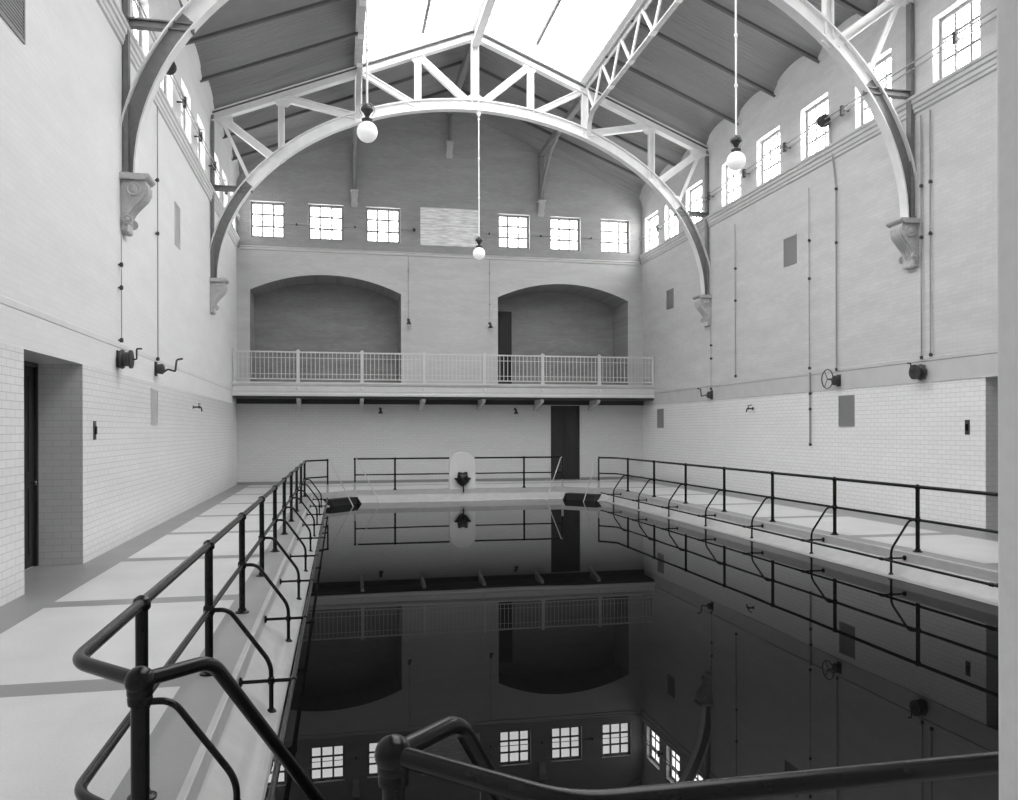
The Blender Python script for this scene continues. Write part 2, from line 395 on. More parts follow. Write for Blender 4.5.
# ------------------------------------------------------------------ ceiling
RAF = [20.45 - 1.75*k for k in range(-2, 13)]     # beams that carry the corrugated vaults
SKX0, SKX1 = .50, 6.36
SK_Y0, SK_Y1 = 1.0, T1 + .02
def ceiling():
    bm = bmesh.new()
    ys = sorted([y for y in RAF] + [YB, YN]); samples = []
    for a, b in zip(ys, ys[1:]):
        full = (b - a) > 1.2
        for k in range(8 if full else 1):
            s = k / 8; samples.append((a + (b-a)*s, .34 * math.sqrt(max(0, 1-(2*s-1)**2)) if full else 0))
    samples.append((YB, 0))
    def strip(x0, x1, y_lo, y_hi, flat=False):
        xs = [x0, x1]; prev = None
        for y, r in samples:
            if y < y_lo - 1e-6 or y > y_hi + 1e-6: continue
            row = [bm.verts.new((x, y, roof(x, CS) + (0 if flat else r))) for x in xs]
            if prev: bm.faces.new((prev[0], prev[1], row[1], row[0]))
            prev = row
    strip(XL, SKX0, YN, YB); strip(SKX1, XR, YN, YB)
    strip(SKX0, XC, 20.45, YB); strip(XC, SKX1, 20.45, YB)
    strip(SKX0, XC, YN, 1.3); strip(XC, SKX1, YN, 1.3)
    for x, s in ((SKX0, 1), (SKX1, -1)):           # curb between ceiling and roof glass
        v = [bm.verts.new(p) for p in ((x, YN, roof(x, CS)-.02), (x, T1, roof(x, CS)-.02), (x, T1, roof(x, CG)+.5), (x, YN, roof(x, CG)+.5))]
        bm.faces.new(v)
    for f in bm.faces: f.smooth = False
    o = struct(raw('ceiling', bm, ['ceil']))
    for y in RAF:                                   # each beam is a slim T along the slope
        if y < YN: continue
        for s in (-1, 1):
            xe = XL if s < 0 else XR
            xi = (SKX0 if s < 0 else SKX1) if y < 20.4 else XC
            b = bmesh.new()
            for dz0, dz1, wd in ((-.05, .03, .035), (-.06, -.045, .08)):
                pts = [(xi, roof(xi, CS)+dz0), (xe, roof(xe, CS)+dz0), (xe, roof(xe, CS)+dz1), (xi, roof(xi, CS)+dz1)]
                prism(b, pts, 'Y', y-wd/2, y+wd/2)
            link('rafter', b, 'rafter', o)
    # pale plaster lunettes where each vault meets the wall
    for xw, s in ((XL, 1), (XR, -1)):
        for a, b_ in zip(ys, ys[1:]):
            if b_ - a < 1.2 or b_ < 2: continue
            b = bmesh.new(); prev = None
            for k in range(13):
                t = k/12; y = a + (b_-a)*t; h = .34 * math.sqrt(max(0, 1-(2*t-1)**2))
                x1 = xw + s*.10; z1 = roof(x1, CS) + h - .012; z0 = roof(xw, CS) - .28
                row = [b.verts.new((xw + s*.004, y, z0)), b.verts.new((xw + s*.02, y, (z0+z1)/2)), b.verts.new((x1, y, z1))]
                if prev:
                    for j in range(2): b.faces.new((prev[j], row[j], row[j+1], prev[j+1]))
                prev = row
            raw('lunette', b, ['wallL' if s > 0 else 'wallR'], o)
    return o
ceiling()

# roof glass with its glazing bars
wn = 0
def next_window():
    global wn; wn += 1; return 'window_%d' % wn
def skylight(x0, x1, label):
    e = bpy.data.objects.new(next_window(), None); COL.objects.link(e); struct(e)
    b = bmesh.new()
    prism(b, [(x0, roof(x0, CG)), (x1, roof(x1, CG)), (x1, roof(x1, CG)+.02), (x0, roof(x0, CG)+.02)], 'Y', SK_Y0, SK_Y1)
    link('glass', b, 'sky', e)
    xm = (x0+x1)/2 + .04; b = bmesh.new()
    prism(b, [(xm-.035, roof(xm-.035, CG)), (xm+.035, roof(xm+.035, CG)), (xm+.035, roof(xm, CG)-.09), (xm-.035, roof(xm, CG)-.09)], 'Y', SK_Y0, 19.65)
    link('glazing_bar', b, 'grille', e)
    y = SK_Y0
    b = bmesh.new()
    while y < SK_Y1 - .1:
        prism(b, [(x0, roof(x0, CG)-.014), (x1, roof(x1, CG)-.014), (x1, roof(x1, CG)), (x0, roof(x0, CG))], 'Y', y, y+.02); y += .42
    link('glass_rib', b, 'frame', e)
    return e
skylight(SKX0 + .02, XC - .02, ''); skylight(XC + .02, SKX1 - .14, '')
b = bmesh.new()
for x in (SKX1 - .14, ):
    prism(b, [(x, roof(x, CG)-.05), (SKX1, roof(SKX1, CG)-.05), (SKX1, roof(SKX1, CG)+.02), (x, roof(x, CG)+.02)], 'Y', SK_Y0, SK_Y1)
struct(link('trim_1', b, 'paint'))

# ------------------------------------------------------------------ windows
def sash(name, place, u0, u1, v0, v1, glass, hb):
    """place(u,v,d): d = distance behind the wall face"""
    e = bpy.data.objects.new(name, None); COL.objects.link(e); struct(e)
    def bx(bm, a0, a1, b0, b1, d0, d1):
        ps = [place(u, v, d) for d in (d0, d1) for u, v in ((a0, b0), (a1, b0), (a1, b1), (a0, b1))]
        vv = [bm.verts.new(p) for p in ps]
        for f in ((0,1,2,3),(7,6,5,4),(0,4,5,1),(1,5,6,2),(2,6,7,3),(3,7,4,0)): bm.faces.new([vv[i] for i in f])
    f = .07; bm = bmesh.new()
    bx(bm, u0, u0+f, v0, v1, .13, .20); bx(bm, u1-f, u1, v0, v1, .13, .20)
    bx(bm, u0+f, u1-f, v0, v0+f, .13, .20); bx(bm, u0+f, u1-f, v1-f, v1, .13, .20)
    link('window_frame', bm, 'frame', e)
    bm = bmesh.new()
    for k in (1, 2):
        u = u0 + (u1-u0)*k/3; bx(bm, u-hb, u+hb, v0+f, v1-f, .15, .19)
        v = v0 + (v1-v0)*k/3; bx(bm, u0+f, u1-f, v-hb, v+hb, .152, .188)
    link('glazing_bars', bm, 'frame', e)
    bm = bmesh.new(); bx(bm, u0+f*.5, u1-f*.5, v0+f*.5, v1-f*.5, .172, .178); link('glass', bm, glass, e)
    return e
for a, b_ in BACK_WIN: sash(next_window(), lambda u, v, d: (u, YB+d, v), a, b_, WZ0, WZ1, 'glassB', .029)
for a, b_ in SIDE_WIN:
    sash(next_window(), lambda u, v, d: (XR+d, u, v), a, b_, WZ0, WZ1, 'glassR', .026)
    sash(next_window(), lambda u, v, d: (XL-d, u, v), a, b_, WZ0, WZ1, 'glassL', .02)

# ------------------------------------------------------------------ mouldings
def moulding(name, pts, m='band'):
    b = bmesh.new()
    for prof_, ax, a, c in pts: prism(b, prof_, ax, a, c)
    return struct(link(name, b, m))
def string_profile(X, s):
    return [(X, 7.13), (X+s*.03, 7.15), (X+s*.03, 7.20), (X+s*.05, 7.22), (X+s*.05, 7.29), (X+s*.075, 7.31), (X+s*.075, 7.37), (X+s*.10, 7.39), (X+s*.10, 7.44), (X, 7.47)]
moulding('trim_2', [(string_profile(XL, 1), 'Y', YN, YB)], 'plaster')
moulding('trim_3', [(string_profile(XR, -1), 'Y', YN, YB)])
moulding('trim_4', [([(YB, 7.10), (YB-.03, 7.12), (YB-.03, 7.18), (YB-.05, 7.2), (YB, 7.24)], 'X', XL+.1, XR-.1)], 'wallB')
moulding('trim_5', [([(XL, TILE+.36), (XL+.008, TILE+.37), (XL+.008, TILE+.43), (XL, TILE+.45)], 'Y', YN, YB)], 'plaster')
moulding('trim_6', [([(XR, TILE+.36), (XR-.02, TILE+.37), (XR-.02, TILE+.43), (XR, TILE+.45)], 'Y', YN, YB)])
moulding('trim_7', [([(XR, TILE), (XR-.012, TILE), (XR-.012, TILE+.35), (XR, TILE+.36)], 'Y', YN, YB)])
b = bmesh.new(); box(b, (XL, YB-.015, 0), (DOOR[0]-.02, YB, .07)); box(b, (DOOR[1]+.02, YB-.015, 0), (XR, YB, .07)); struct(link('baseboard_back', b, 'grille'))

# ------------------------------------------------------------------ doors and openings
def door(name, place, u0, u1, z0, z1, knob=True):
    e = bpy.data.objects.new(name, None); COL.objects.link(e); struct(e)
    def bx(bm, a0, a1, b0, b1, d0, d1):
        vv = [bm.verts.new(place(u, v, d)) for d in (d0, d1) for u, v in ((a0, b0), (a1, b0), (a1, b1), (a0, b1))]
        for f in ((0,1,2,3),(7,6,5,4),(0,4,5,1),(1,5,6,2),(2,6,7,3),(3,7,4,0)): bm.faces.new([vv[i] for i in f])
    bm = bmesh.new(); bx(bm, u0+.05, u1-.05, z0+.01, z1-.05, .06, .10)
    wdt = u1-u0-.1
    for r0, r1 in ((.06, .40), (.46, .94)):
        for c0, c1 in ((.10, .46), (.54, .90)):
            a, b2 = u0+.05+wdt*c0, u0+.05+wdt*c1; q, p = z0+(z1-z0)*r0, z0+(z1-z0)*r1
            bx(bm, a, b2, q, q+.02, .05, .061); bx(bm, a, b2, p-.02, p, .05, .061); bx(bm, a, a+.02, q+.02, p-.02, .05, .061); bx(bm, b2-.02, b2, q+.02, p-.02, .05, .061)
    link('door_panel', bm, 'door', e)
    bm = bmesh.new(); bx(bm, u0, u0+.05, z0, z1, .03, .12); bx(bm, u1-.05, u1, z0, z1, .03, .12); bx(bm, u0+.05, u1-.05, z1-.05, z1, .03, .12)
    link('door_frame', bm, 'door', e)
    if knob:
        bm = bmesh.new(); c = place(u1-.14, z0+1.0, .02); ball(bm, c, .028, 12); c2 = place(u1-.14, z0+1.0, .06); tube(bm, [c, c2], .01, 8)
        link('door_handle', bm, 'brass', e, True)
    return e
door('door_1', lambda u, v, d: (u, YB+.02+d, v), DOOR[0], DOOR[1], 0, TILE)
door('door_2', lambda u, v, d: (XL-.46-d, u, v), OPEN_L[0], OPEN_L[1], 0, TILE)
door('door_3', lambda u, v, d: (XR+.46+d, u, v), OPEN_R[0], OPEN_R[1], 0, TILE)
door('door_4', lambda u, v, d: (u, YB+1.38+d, v), 5.0, 5.74, 3.06, 5.66)

# ------------------------------------------------------------------ carved corbels
def corbel_mesh(sc=1.0, proj=.34, wid=.36, h=.82):
    """scrolled console, wall at x=0, pointing to +x, top at z=0"""
    bm = bmesh.new()
    prof_ = []
    for k in range(25):
        t = k/24; z = -.09 - t*(h-.09)
        x = proj*(.95*(1-t)**1.1 + .18) + .045*math.sin(t*PI*2.3)
        prof_.append((min(x, proj), z))
    poly = [(0, -.09)] + prof_ + [(0, -h)]
    wsteps = wid*.86/2
    prism(bm, poly, 'Y', -wsteps, wsteps)
    bevel(bm, .012, 2)
    for sy in (-1, 1):                              # volutes on both cheeks
        for cx, cz, r in ((proj*.52, -.22, .105), (proj*.28, -h+.16, .07)):
            lathe(bm, [(r, 0), (r, .02), (r*.8, .03), (r*.62, .018), (r*.45, .03), (r*.2, .04), (.004, .04)] if sy > 0 else
                      [(.004, -.04), (r*.2, -.04), (r*.45, -.03), (r*.62, -.018), (r*.8, -.03), (r, -.02), (r, 0)], (cx, sy*wsteps, cz), 'Y', 18)
    for k in range(5):                              # leaf ribs down the front
        y = (k-2)*wid*.16; pts = []
        for j in range(2, 22, 3):
            x, z = prof_[j]; pts.append((x+.006, y*(1-.4*j/24), z))
        tube(bm, pts, [.022, .026, .024, .02, .02, .016, .008][:len(pts)], 8)
    for k in range(3): ball(bm, (prof_[22][0]*.7, (k-1)*wid*.22, -h+.02), .045, 10)
    return bm
def abacus_mesh(proj=.34, wid=.36):
    bm = bmesh.new()
    pts = [(0, -.09), (proj*.95, -.09), (proj*1.1, -.055), (proj*1.16, -.03), (proj*1.16, 0), (0, 0)]
    prism(bm, pts, 'Y', -wid*.6, wid*.6); bevel(bm, .006, 1); return bm
CB = []
def add_corbel(loc, rot, label, group, proto=[None], sc=1):
    if proto[0] is None:
        e = thing('corbel', (0,0,0), label, 'corbel', group)
        link('console', corbel_mesh(), 'corbel', e, True); link('abacus', abacus_mesh(), 'corbel', e)
        proto[0] = e; o = e
    else: o = copy_tree(proto[0])
    o.location = loc; o.rotation_euler = (0, 0, rot); o.scale = (sc, sc, sc); o['label'] = label; o['group'] = group
    return o
G = 'carved stone corbels under the roof trusses'
add_corbel((XL, T2, 5.28), 0, 'carved stone scroll corbel under the nearer truss on the left wall', G)
add_corbel((XL, T1, 5.28), 0, 'carved stone scroll corbel under the far truss on the left wall', G)
add_corbel((XR, T2, 5.28), PI, 'carved stone scroll corbel under the nearer truss on the right wall', G)
add_corbel((XR, T1, 5.28), PI, 'carved stone scroll corbel under the far truss on the right wall', G)
G = 'small corbels high on the back wall'
GX0, GX1 = .46, 6.42
add_corbel((GX0, YB, 9.05), -PI/2, 'small corbel on the back wall above the third window from the left', G, sc=.6)
add_corbel((GX1, YB, 9.05), -PI/2, 'small corbel on the back wall above the gap between the fourth and fifth windows', G, sc=.6)
add_corbel((XC, YB, 10.75), -PI/2, 'small corbel at the top of the back wall below the ridge', G, sc=.6)

# ------------------------------------------------------------------ roof trusses
A_, B_ = 6.30, 4.56; ZS = 5.28
def intr(u): return ZS + B_ * math.sqrt(max(0, 1 - (u/A_)**2))
def arch_band(bm, d0, d1, y0, y1, n=72, t0=0, t1=PI):
    """band between offsets d0 and d1 outside the elliptical intrados"""
    rows = []
    for k in range(n+1):
        th = t0 + (t1-t0) * k / n; x, z = A_*math.cos(th), B_*math.sin(th)
        nx, nz = x/(A_*A_), z/(B_*B_); L = math.hypot(nx, nz); nx, nz = nx/L, nz/L
        rows.append([bm.verts.new((XC + x + nx*d, y, ZS + z + nz*d)) for d, y in ((d0, y0), (d1, y0), (d1, y1), (d0, y1))])
    for A, B in zip(rows, rows[1:]):
        for j in range(4): bm.faces.new((A[j], A[(j+1) % 4], B[(j+1) % 4], B[j]))
    bm.faces.new(rows[0]); bm.faces.new(list(reversed(rows[-1])))
def make_truss(y, label):
    e = thing('roof_truss', (0, 0, 0), label, 'roof truss', 'white painted steel trusses with arched lower chords')
    b = bmesh.new()
    arch_band(b, 0, .025, y-.10, y+.10); arch_band(b, .25, .275, y-.10, y+.10); arch_band(b, .025, .25, y-.02, y+.02, 72, .52, PI-.52)
    link('arched_chord', b, 'paint', e, True)
    for t0, t1 in ((0, .52), (PI-.52, PI)):  # lower leg webs split off, their shade painted in as a darker colour
        b = bmesh.new(); arch_band(b, .025, .25, y-.02, y+.02, 14, t0, t1); link('leg_web', b, 'leg', e, True)['label'] = 'riveted lower leg, shade put into its colour'
    # top chord: raised over the glass, lower at the sides
    for s in (-1, 1):
        b = bmesh.new()
        for (x0, x1, c) in ((XC, XC+s*2.94, CG-.03), (XC+s*2.94, XC+s*6.44, CS-.02)):
            prism(b, [(x0, roof(x0, c)), (x1, roof(x1, c)), (x1, roof(x1, c)-.22), (x0, roof(x0, c)-.22)], 'Y', y-.02, y+.02)
            prism(b, [(x0, roof(x0, c)), (x1, roof(x1, c)), (x1, roof(x1, c)-.025), (x0, roof(x0, c)-.025)], 'Y', y-.13, y+.13)
            prism(b, [(x0, roof(x0, c)-.21), (x1, roof(x1, c)-.21), (x1, roof(x1, c)-.235), (x0, roof(x0, c)-.235)], 'Y', y-.10, y+.10)
        link('top_chord', b, 'paint', e)
    def ztop(u): return (CG if u < 2.95 else CS) - .2 - SLOPE*u
    def zbot(u): return intr(u) + .16
    def member(name, p, q, w_, d_=.14, m_='paint'):
        b = bmesh.new()
        bar(b, p, q, w_, .03, y)
        P, Q = Vector(p), Vector(q); dd = (Q-P).normalized(); n = Vector((-dd.y, dd.x))*(w_/2)
        for sg in (-1, 1): bar(b, tuple(P+n*sg), tuple(Q+n*sg), .022, d_, y)
        link(name, b, m_, e)
    member('vertical_strut', (XC, zbot(0)), (XC, ztop(0)-.05), .17, .2)
    for s in (-1, 1):
        for u in (1.47, 2.95, 4.82): member('vertical_strut', (XC+s*u, zbot(u)), (XC+s*u, ztop(u)), .13 if u > 4 else .15)
        member('diagonal_strut', (XC+s*1.40, ztop(1.47)-.08), (XC+s*.12, zbot(0)), .15)
        member('diagonal_strut', (XC+s*2.9, ztop(2.95)+.06), (XC+s*1.52, zbot(1.5)), .12)
        member('diagonal_strut', (XC+s*4.72, ztop(4.82)), (XC+s*3.02, zbot(3.0)+.02), .15)
        member('diagonal_strut', (XC+s*6.25, ztop(6.25)), (XC+s*4.95, zbot(4.95)), .16)
        member('diagonal_strut', (XC+s*6.2, ztop(6.25)-.1), (XC+s*5.52, 7.62), .06, .06)
        member('wall_strut', (XC+s*6.42, 7.5), (XC+s*5.5, 7.5), .10, .12, 'leg')
        b = bmesh.new(); x = XC + s*6.43
        box(b, (x-.035, y-.06, ZS), (x+.035, y+.06, roof(x, CS)-.1)); box(b, (x-.045, y-.09, ZS), (x+.045, y+.09, ZS+.06))
        link('wall_post', b, 'leg', e)
        for (cx, cz, k) in ((1.47, ztop(1.47)-.06, .16), (4.78, ztop(4.8)-.06, .17), (6.15, ztop(6.1)-.1, .16), (3.0, zbot(3.0)+.04, .18), (4.93, zbot(4.93)+.06, .18), (1.5, zbot(1.5), .13)):
            X_ = XC+s*cx; b = bmesh.new()
            prism(b, [(X_-k*1.25, cz-k*.35), (X_-k*.6, cz-k*.9), (X_+k*.6, cz-k*.9), (X_+k*1.25, cz-k*.35), (X_+k*1.1, cz+k*.6), (X_-k*1.1, cz+k*.6)], 'Y', y-.032, y+.032)
            link('gusset_plate', b, 'paint', e)
    b = bmesh.new(); prism(b, [(XC-.42, zbot(0)-.02), (XC+.42, zbot(0)-.02), (XC+.30, zbot(0)+.14), (XC+.1, zbot(0)+.26), (XC-.1, zbot(0)+.26), (XC-.30, zbot(0)+.14)], 'Y', y-.034, y+.034)
    link('gusset_plate', b, 'paint', e)
    b = bmesh.new(); prism(b, [(XC-.36, ztop(0)-.16), (XC+.36, ztop(0)-.16), (XC+.2, ztop(0)-.02), (XC-.2, ztop(0)-.02)], 'Y', y-.034, y+.034)
    link('gusset_plate', b, 'paint', e)
    return e
make_truss(T1, 'white arched roof truss in full view across the hall under the end of the skylight')
make_truss(T2, 'nearer arched roof truss, only its curved legs showing at both upper corners')

# ------------------------------------------------------------------ lengthwise girders
def girder(X, label):
    e = thing('lattice_girder', (X, 0, 0), label, 'girder', 'lattice girders along both edges of the skylight')
    zt = roof(X, CG) - .02; zb = zt - .86
    b = bmesh.new(); box(b, (-.09, 4.5, zt-.03), (.09, T1, zt)); box(b, (-.015, 4.5, zt-.12), (.015, T1, zt-.03)); link('upper_flange', b, 'paint_old', e)
    zq = roof(X, CS) - .10; b = bmesh.new(); box(b, (-.08, T1+.15, zq-.15), (.08, YB-.01, zq)); link('end_beam', b, 'leg', e)
    for (a, c) in ((4.5, T2), (T2, T1)):
        pts = [(a+.25, zb-.55), (a+.30, zb-.2), (a+.55, zb-.03), (a+.9, zb), (c-.9, zb), (c-.55, zb-.03), (c-.30, zb-.2), (c-.25, zb-.55)]
        pts = [(p.x, p.y) for p in fillet([(u, v, 0) for u, v in pts], .15)]
        b = bmesh.new(); rows = [[b.verts.new((x, u, v+dz)) for x, dz in ((-.06, 0), (.06, 0), (.06, .03), (-.06, .03))] for u, v in pts]
        for A, B in zip(rows, rows[1:]):
            for j in range(4): b.faces.new((A[j], A[(j+1) % 4], B[(j+1) % 4], B[j]))
        b.faces.new(rows[0]); b.faces.new(rows[-1])
        link('lower_flange', b, 'paint_old', e)
        n = 6; p = (c-a)/n
        for k in range(n):
            y0 = a + p*k
            for (ya, za, yb_, zb_) in ((y0+.05, zt-.05, y0+p/2, zb+.02), (y0+p/2, zb+.02, y0+p-.05, zt-.05)):
                if k in (0,) and ya < y0+.1: pass
                b = bmesh.new(); A, B = Vector((0, ya, za)), Vector((0, yb_, zb_)); d = (B-A).normalized(); n_ = Vector((0, -d.z, d.y))*.035
                vv = [b.verts.new(q + Vector((dx, 0, 0))) for dx in (-.02, .02) for q in (A+n_, B+n_, B-n_, A-n_)]
                for f in ((0,1,2,3),(7,6,5,4),(0,4,5,1),(1,5,6,2),(2,6,7,3),(3,7,4,0)): b.faces.new([vv[i] for i in f])
                link('lattice_bar', b, 'paint', e)
            b = bmesh.new(); box(b, (-.07, y0+p/2-.10, zb-.008), (.07, y0+p/2+.10, zb+.03)); link('splice_plate', b, 'paint', e)
    # knee brace down to the corbel on the back wall
    b = bmesh.new()
    pts = [(0, YB-.12, 9.06), (0, YB-.14, 9.4), (0, YB-.5, 9.75), (0, YB-1.3, 10.25), (0, YB-2.2, zq-.14)]
    tube(b, pts, .05, 8, .3); link('knee_brace', b, 'leg', e, True)
    b = bmesh.new(); box(b, (-.07, YB-.16, 9.05), (.07, YB-.02, zq-.16)); link('end_post', b, 'leg', e)
    return e
girder(GX0, 'lattice girder along the left edge of the skylight, seen nearly end on')
girder(GX1, 'lattice girder with open zigzag web along the right edge of the skylight')
e = thing('ridge_beam', (XC, 0, 0), 'white ridge beam running along the middle of the skylight', 'beam')
zt = CG - .05; zq = CS - .10
for nm, x_, z0_, z1_, mm in (('upper_flange', .1, -.03, 0, 'paint'), ('lower_flange', .1, -.43, -.40, 'paint'), ('web', .02, -.40, -.03, 'paint_old')):
    b = bmesh.new(); box(b, (-x_, 4, zt+z0_), (x_, T1-.05, zt+z1_)); link(nm, b, mm, e)
b = bmesh.new(); box(b, (-.08, T1+.15, zq-.2), (.08, YB-.01, zq)); link('end_beam', b, 'leg', e)
b = bmesh.new(); box(b, (-.05, YB-.14, 10.75), (.05, YB-.02, zq-.2)); link('end_post', b, 'leg', e)

# ------------------------------------------------------------------ hanging globe lamps
def lamp(x, y, z, top, label):
    e = thing('pendant_lamp', (x, y, z), label, 'hanging lamp', 'hanging globe lamps')
    b = bmesh.new(); ball(b, (0, 0, 0), .158, 28); link('glass_globe', b, 'globe', e, True)
    b = bmesh.new(); lathe(b, [(.05, .14), (.075, .155), (.085, .19), (.05, .20), (.03, .23), (.06, .29), (.095, .33), (.09, .37), (.03, .41), (.02, .43)], (0, 0, 0)); link('lamp_holder', b, 'iron_wall', e, True)
    b = bmesh.new(); tube(b, [(0, 0, .42), (0, 0, top-z)], .017, 8)
    for k in range(1, 4):
        zz = .42 + (top-z-.42)*k/3.2; lathe(b, [(.02, zz-.03), (.03, zz-.02), (.03, zz+.02), (.02, zz+.03)], (0, 0, 0), 'Z', 10)
    link('stem', b, 'paint', e, True)
    b = bmesh.new()
    for s in (-1, 1):                                # the looped feed wires round the holder
        tube(b, [(0, 0, .45), (s*.09, 0, .42), (s*.12, 0, .33), (s*.07, 0, .24)], .008, 6, .06)
    link('wire_loops', b, 'rod', e, True)
    b = bmesh.new(); lathe(b, [(.03, top-z-.12), (.06, top-z-.06), (.06, top-z)], (0, 0, 0)); link('ceiling_rose', b, 'paint', e, True)
lamp(.42, T2, 6.17, intr(3.0), 'white globe lamp hanging before the far arch by the left skylight edge')
lamp(6.53, T2, 6.12, intr(3.1), 'white globe lamp on a long stem in front of the right wall windows')
lamp(3.53, T1 , 6.18, intr(.1), 'small distant globe lamp hanging from the crown of the far truss')

# ------------------------------------------------------------------ balcony
YF = 24.36
e = thing('balcony', ((XL+XR)/2, YF, 2.62), 'white balcony across the full width of the back wall', 'balcony')
def rel(b): bmesh.ops.translate(b, verts=b.verts[:], vec=-Vector(e.location)); return b
b = bmesh.new(); box(b, (XL+.01, YF+.02, 2.95), (XR-.01, YB+.0, 3.05)); link('balcony_floor', rel(b), 'band', e)
b = bmesh.new()
prism(b, [(YF+.06, 2.64), (YF, 2.64), (YF, 2.70), (YF+.03, 2.72), (YF+.03, 2.76), (YF+.02, 2.78), (YF+.02, 2.93), (YF-.02, 2.96), (YF-.03, 2.99), (YF-.05, 3.0), (YF-.05, 3.05), (YF+.06, 3.05)], 'X', XL+.01, XR-.01)
link('fascia', rel(b), 'white', e)
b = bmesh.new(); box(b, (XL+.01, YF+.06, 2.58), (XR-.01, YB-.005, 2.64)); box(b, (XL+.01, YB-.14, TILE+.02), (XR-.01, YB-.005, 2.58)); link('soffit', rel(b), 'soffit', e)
PX = [XL+1.851*k for k in range(1, 7)]
for x in PX:
    b = bmesh.new(); prism(b, [(YF+.10, 2.58), (YF+.10, 2.50), (YF+.2, 2.46), (YB-.3, 2.36), (YB-.14, 2.26), (YB-.005, 2.24), (YB-.005, 2.42), (YB-.15, 2.42), (YB-.15, 2.58)], 'X', x-.05, x+.05); link('bracket', rel(b), 'band', e)
    b = bmesh.new(); lathe(b, [(.05, 0), (.05, -.012), (.03, -.02)], (x, YF+.02, 2.855), 'Y', 14); link('rosette', rel(b), 'white', e)
r = thing('balcony_railing', ((XL+XR)/2, YF+.05, 3.05), 'white balcony railing with thin balusters and seven bays', 'railing')
e = r
for x in [XL+.06] + PX + [XR-.06]:
    b = bmesh.new(); wdt = .045 if XL+.1 < x < XR-.1 else .03
    box(b, (x-wdt, YF+.05-wdt, 3.05), (x+wdt, YF+.05+wdt, 3.95)); box(b, (x-wdt-.012, YF+.05-wdt-.012, 3.95), (x+wdt+.012, YF+.05+wdt+.012, 3.98)); box(b, (x-wdt*.6, YF+.05-wdt*.6, 3.98), (x+wdt*.6, YF+.05+wdt*.6, 4.01))
    box(b, (x-wdt-.01, YF+.05-wdt-.01, 3.05), (x+wdt+.01, YF+.05+wdt+.01, 3.09)); link('post', rel(b), 'white', e)
for z, rr in ((3.93, .02), (3.14, .015)):
    b = bmesh.new(); box(b, (XL+.08, YF+.05-rr, z-rr), (XR-.08, YF+.05+rr, z+rr)); link('rail', rel(b), 'white', e)
for z in (3.29, 3.76):
    b = bmesh.new(); box(b, (XL+.08, YF+.044, z-.008), (XR-.08, YF+.056, z+.008)); link('cross_rail', rel(b), 'white', e)
ends = [XL+.06] + PX + [XR-.06]
for a, c in zip(ends, ends[1:]):
    for k in range(1, 15):
        x = a + (c-a)*k/15; b = bmesh.new(); box(b, (x-.009, YF+.041, 3.14), (x+.009, YF+.059, 3.93)); link('baluster', rel(b), 'white', e)

# ------------------------------------------------------------------ stone panel, fountain
b = bmesh.new(); box(b, (2.50, YB-.03, 7.47), (4.36, YB-.001, 8.67)); bevel(b, .008, 1)
o = link('stone_panel', b, 'streak'); tag(o, 'pale streaked rectangular panel between the two rows of windows on the back wall', 'panel')
e = thing('wall_fountain', (3.315, 22.13, 0), 'white round-topped fountain slab with a dark spout at the far end of the pool', 'fountain')
b = bmesh.new(); a = [(-.36, 0), (.36, 0), (.36, .62)] + [(.36*math.cos(PI*k/16), .66+.36*math.sin(PI*k/16)) for k in range(1, 16)] + [(-.36, .62)]
prism(b, a, 'Y', -.10, .12); bevel(b, .012, 2); link('slab', b, 'plaster', e)
b = bmesh.new()                                      # lion head: mane, brow, muzzle, ears
out = [(0, -.17), (.08, -.13), (.15, -.06), (.18, .0), (.235, .05), (.22, .075), (.155, .07), (.14, .15), (.135, .22), (.08, .235), (0, .215)]
out = out + [(-x, z) for x, z in reversed(out[1:-1])]
ctr = (0, .02); lay = [(1, -.10), (1, -.15), (.86, -.20), (.6, -.25), (.3, -.27)]
rg = [[b.verts.new((ctr[0]+(x-ctr[0])*s, y, ctr[1]+(z-ctr[1])*s)) for x, z in out] for s, y in lay]
for A, B in zip(rg, rg[1:]):
    for j in range(len(out)): b.faces.new((A[j], A[(j+1) % len(out)], B[(j+1) % len(out)], B[j]))
b.faces.new(rg[0]); b.faces.new(rg[-1])
ball(b, (0, -.26, -.03), .07, 14); ball(b, (-.045, -.255, .06), .028, 10); ball(b, (.045, -.255, .06), .028, 10); ball(b, (.095, -.16, .2), .04, 10); ball(b, (-.095, -.16, .2), .04, 10)
bmesh.ops.translate(b, verts=b.verts[:], vec=(0, 0, .235))
link('spout_mask', b, 'mask', e, True)['label'] = 'dark metal head-shaped spout'
b = bmesh.new(); tube(b, [(0, -.12, .10), (0, -.25, .08), (0, -.29, -.02), (0, -.29, -.08)], .022, 10, .05); link('spout_pipe', b, 'mask', e, True)

# ------------------------------------------------------------------ pool railings
RH, MH = .852, .42
RLX, RRX = -.85, 7.41
PR, TR, HR, GR = .0265, .0235, .0155, .0165
def post(e, x, y, h=RH, r=PR, z0=0.0, flange=True):
    b = bmesh.new(); tube(b, [(x, y, z0), (x, y, h)], r, 14)
    p = link('post', b, 'iron', e, True)
    b = bmesh.new(); lathe(b, [(.012, .034), (r+.006, .02), (r+.011, 0), (r+.011, -.02), (r+.004, -.03)], (x, y, h))
    link('fitting', b, 'iron', p, True)
    if z0 < .1:
        b = bmesh.new(); lathe(b, [(r+.002, -.035), (r+.010, -.02), (r+.010, .02), (r+.002, .035)], (x, y, MH)); link('fitting', b, 'iron', p, True)
    if flange:
        b = bmesh.new(); lathe(b, [(r+.034, z0), (r+.034, z0+.010), (r+.012, z0+.018), (r+.006, z0+.04)], (x, y, 0)); link('base_flange', b, 'iron', p, True)
    return p
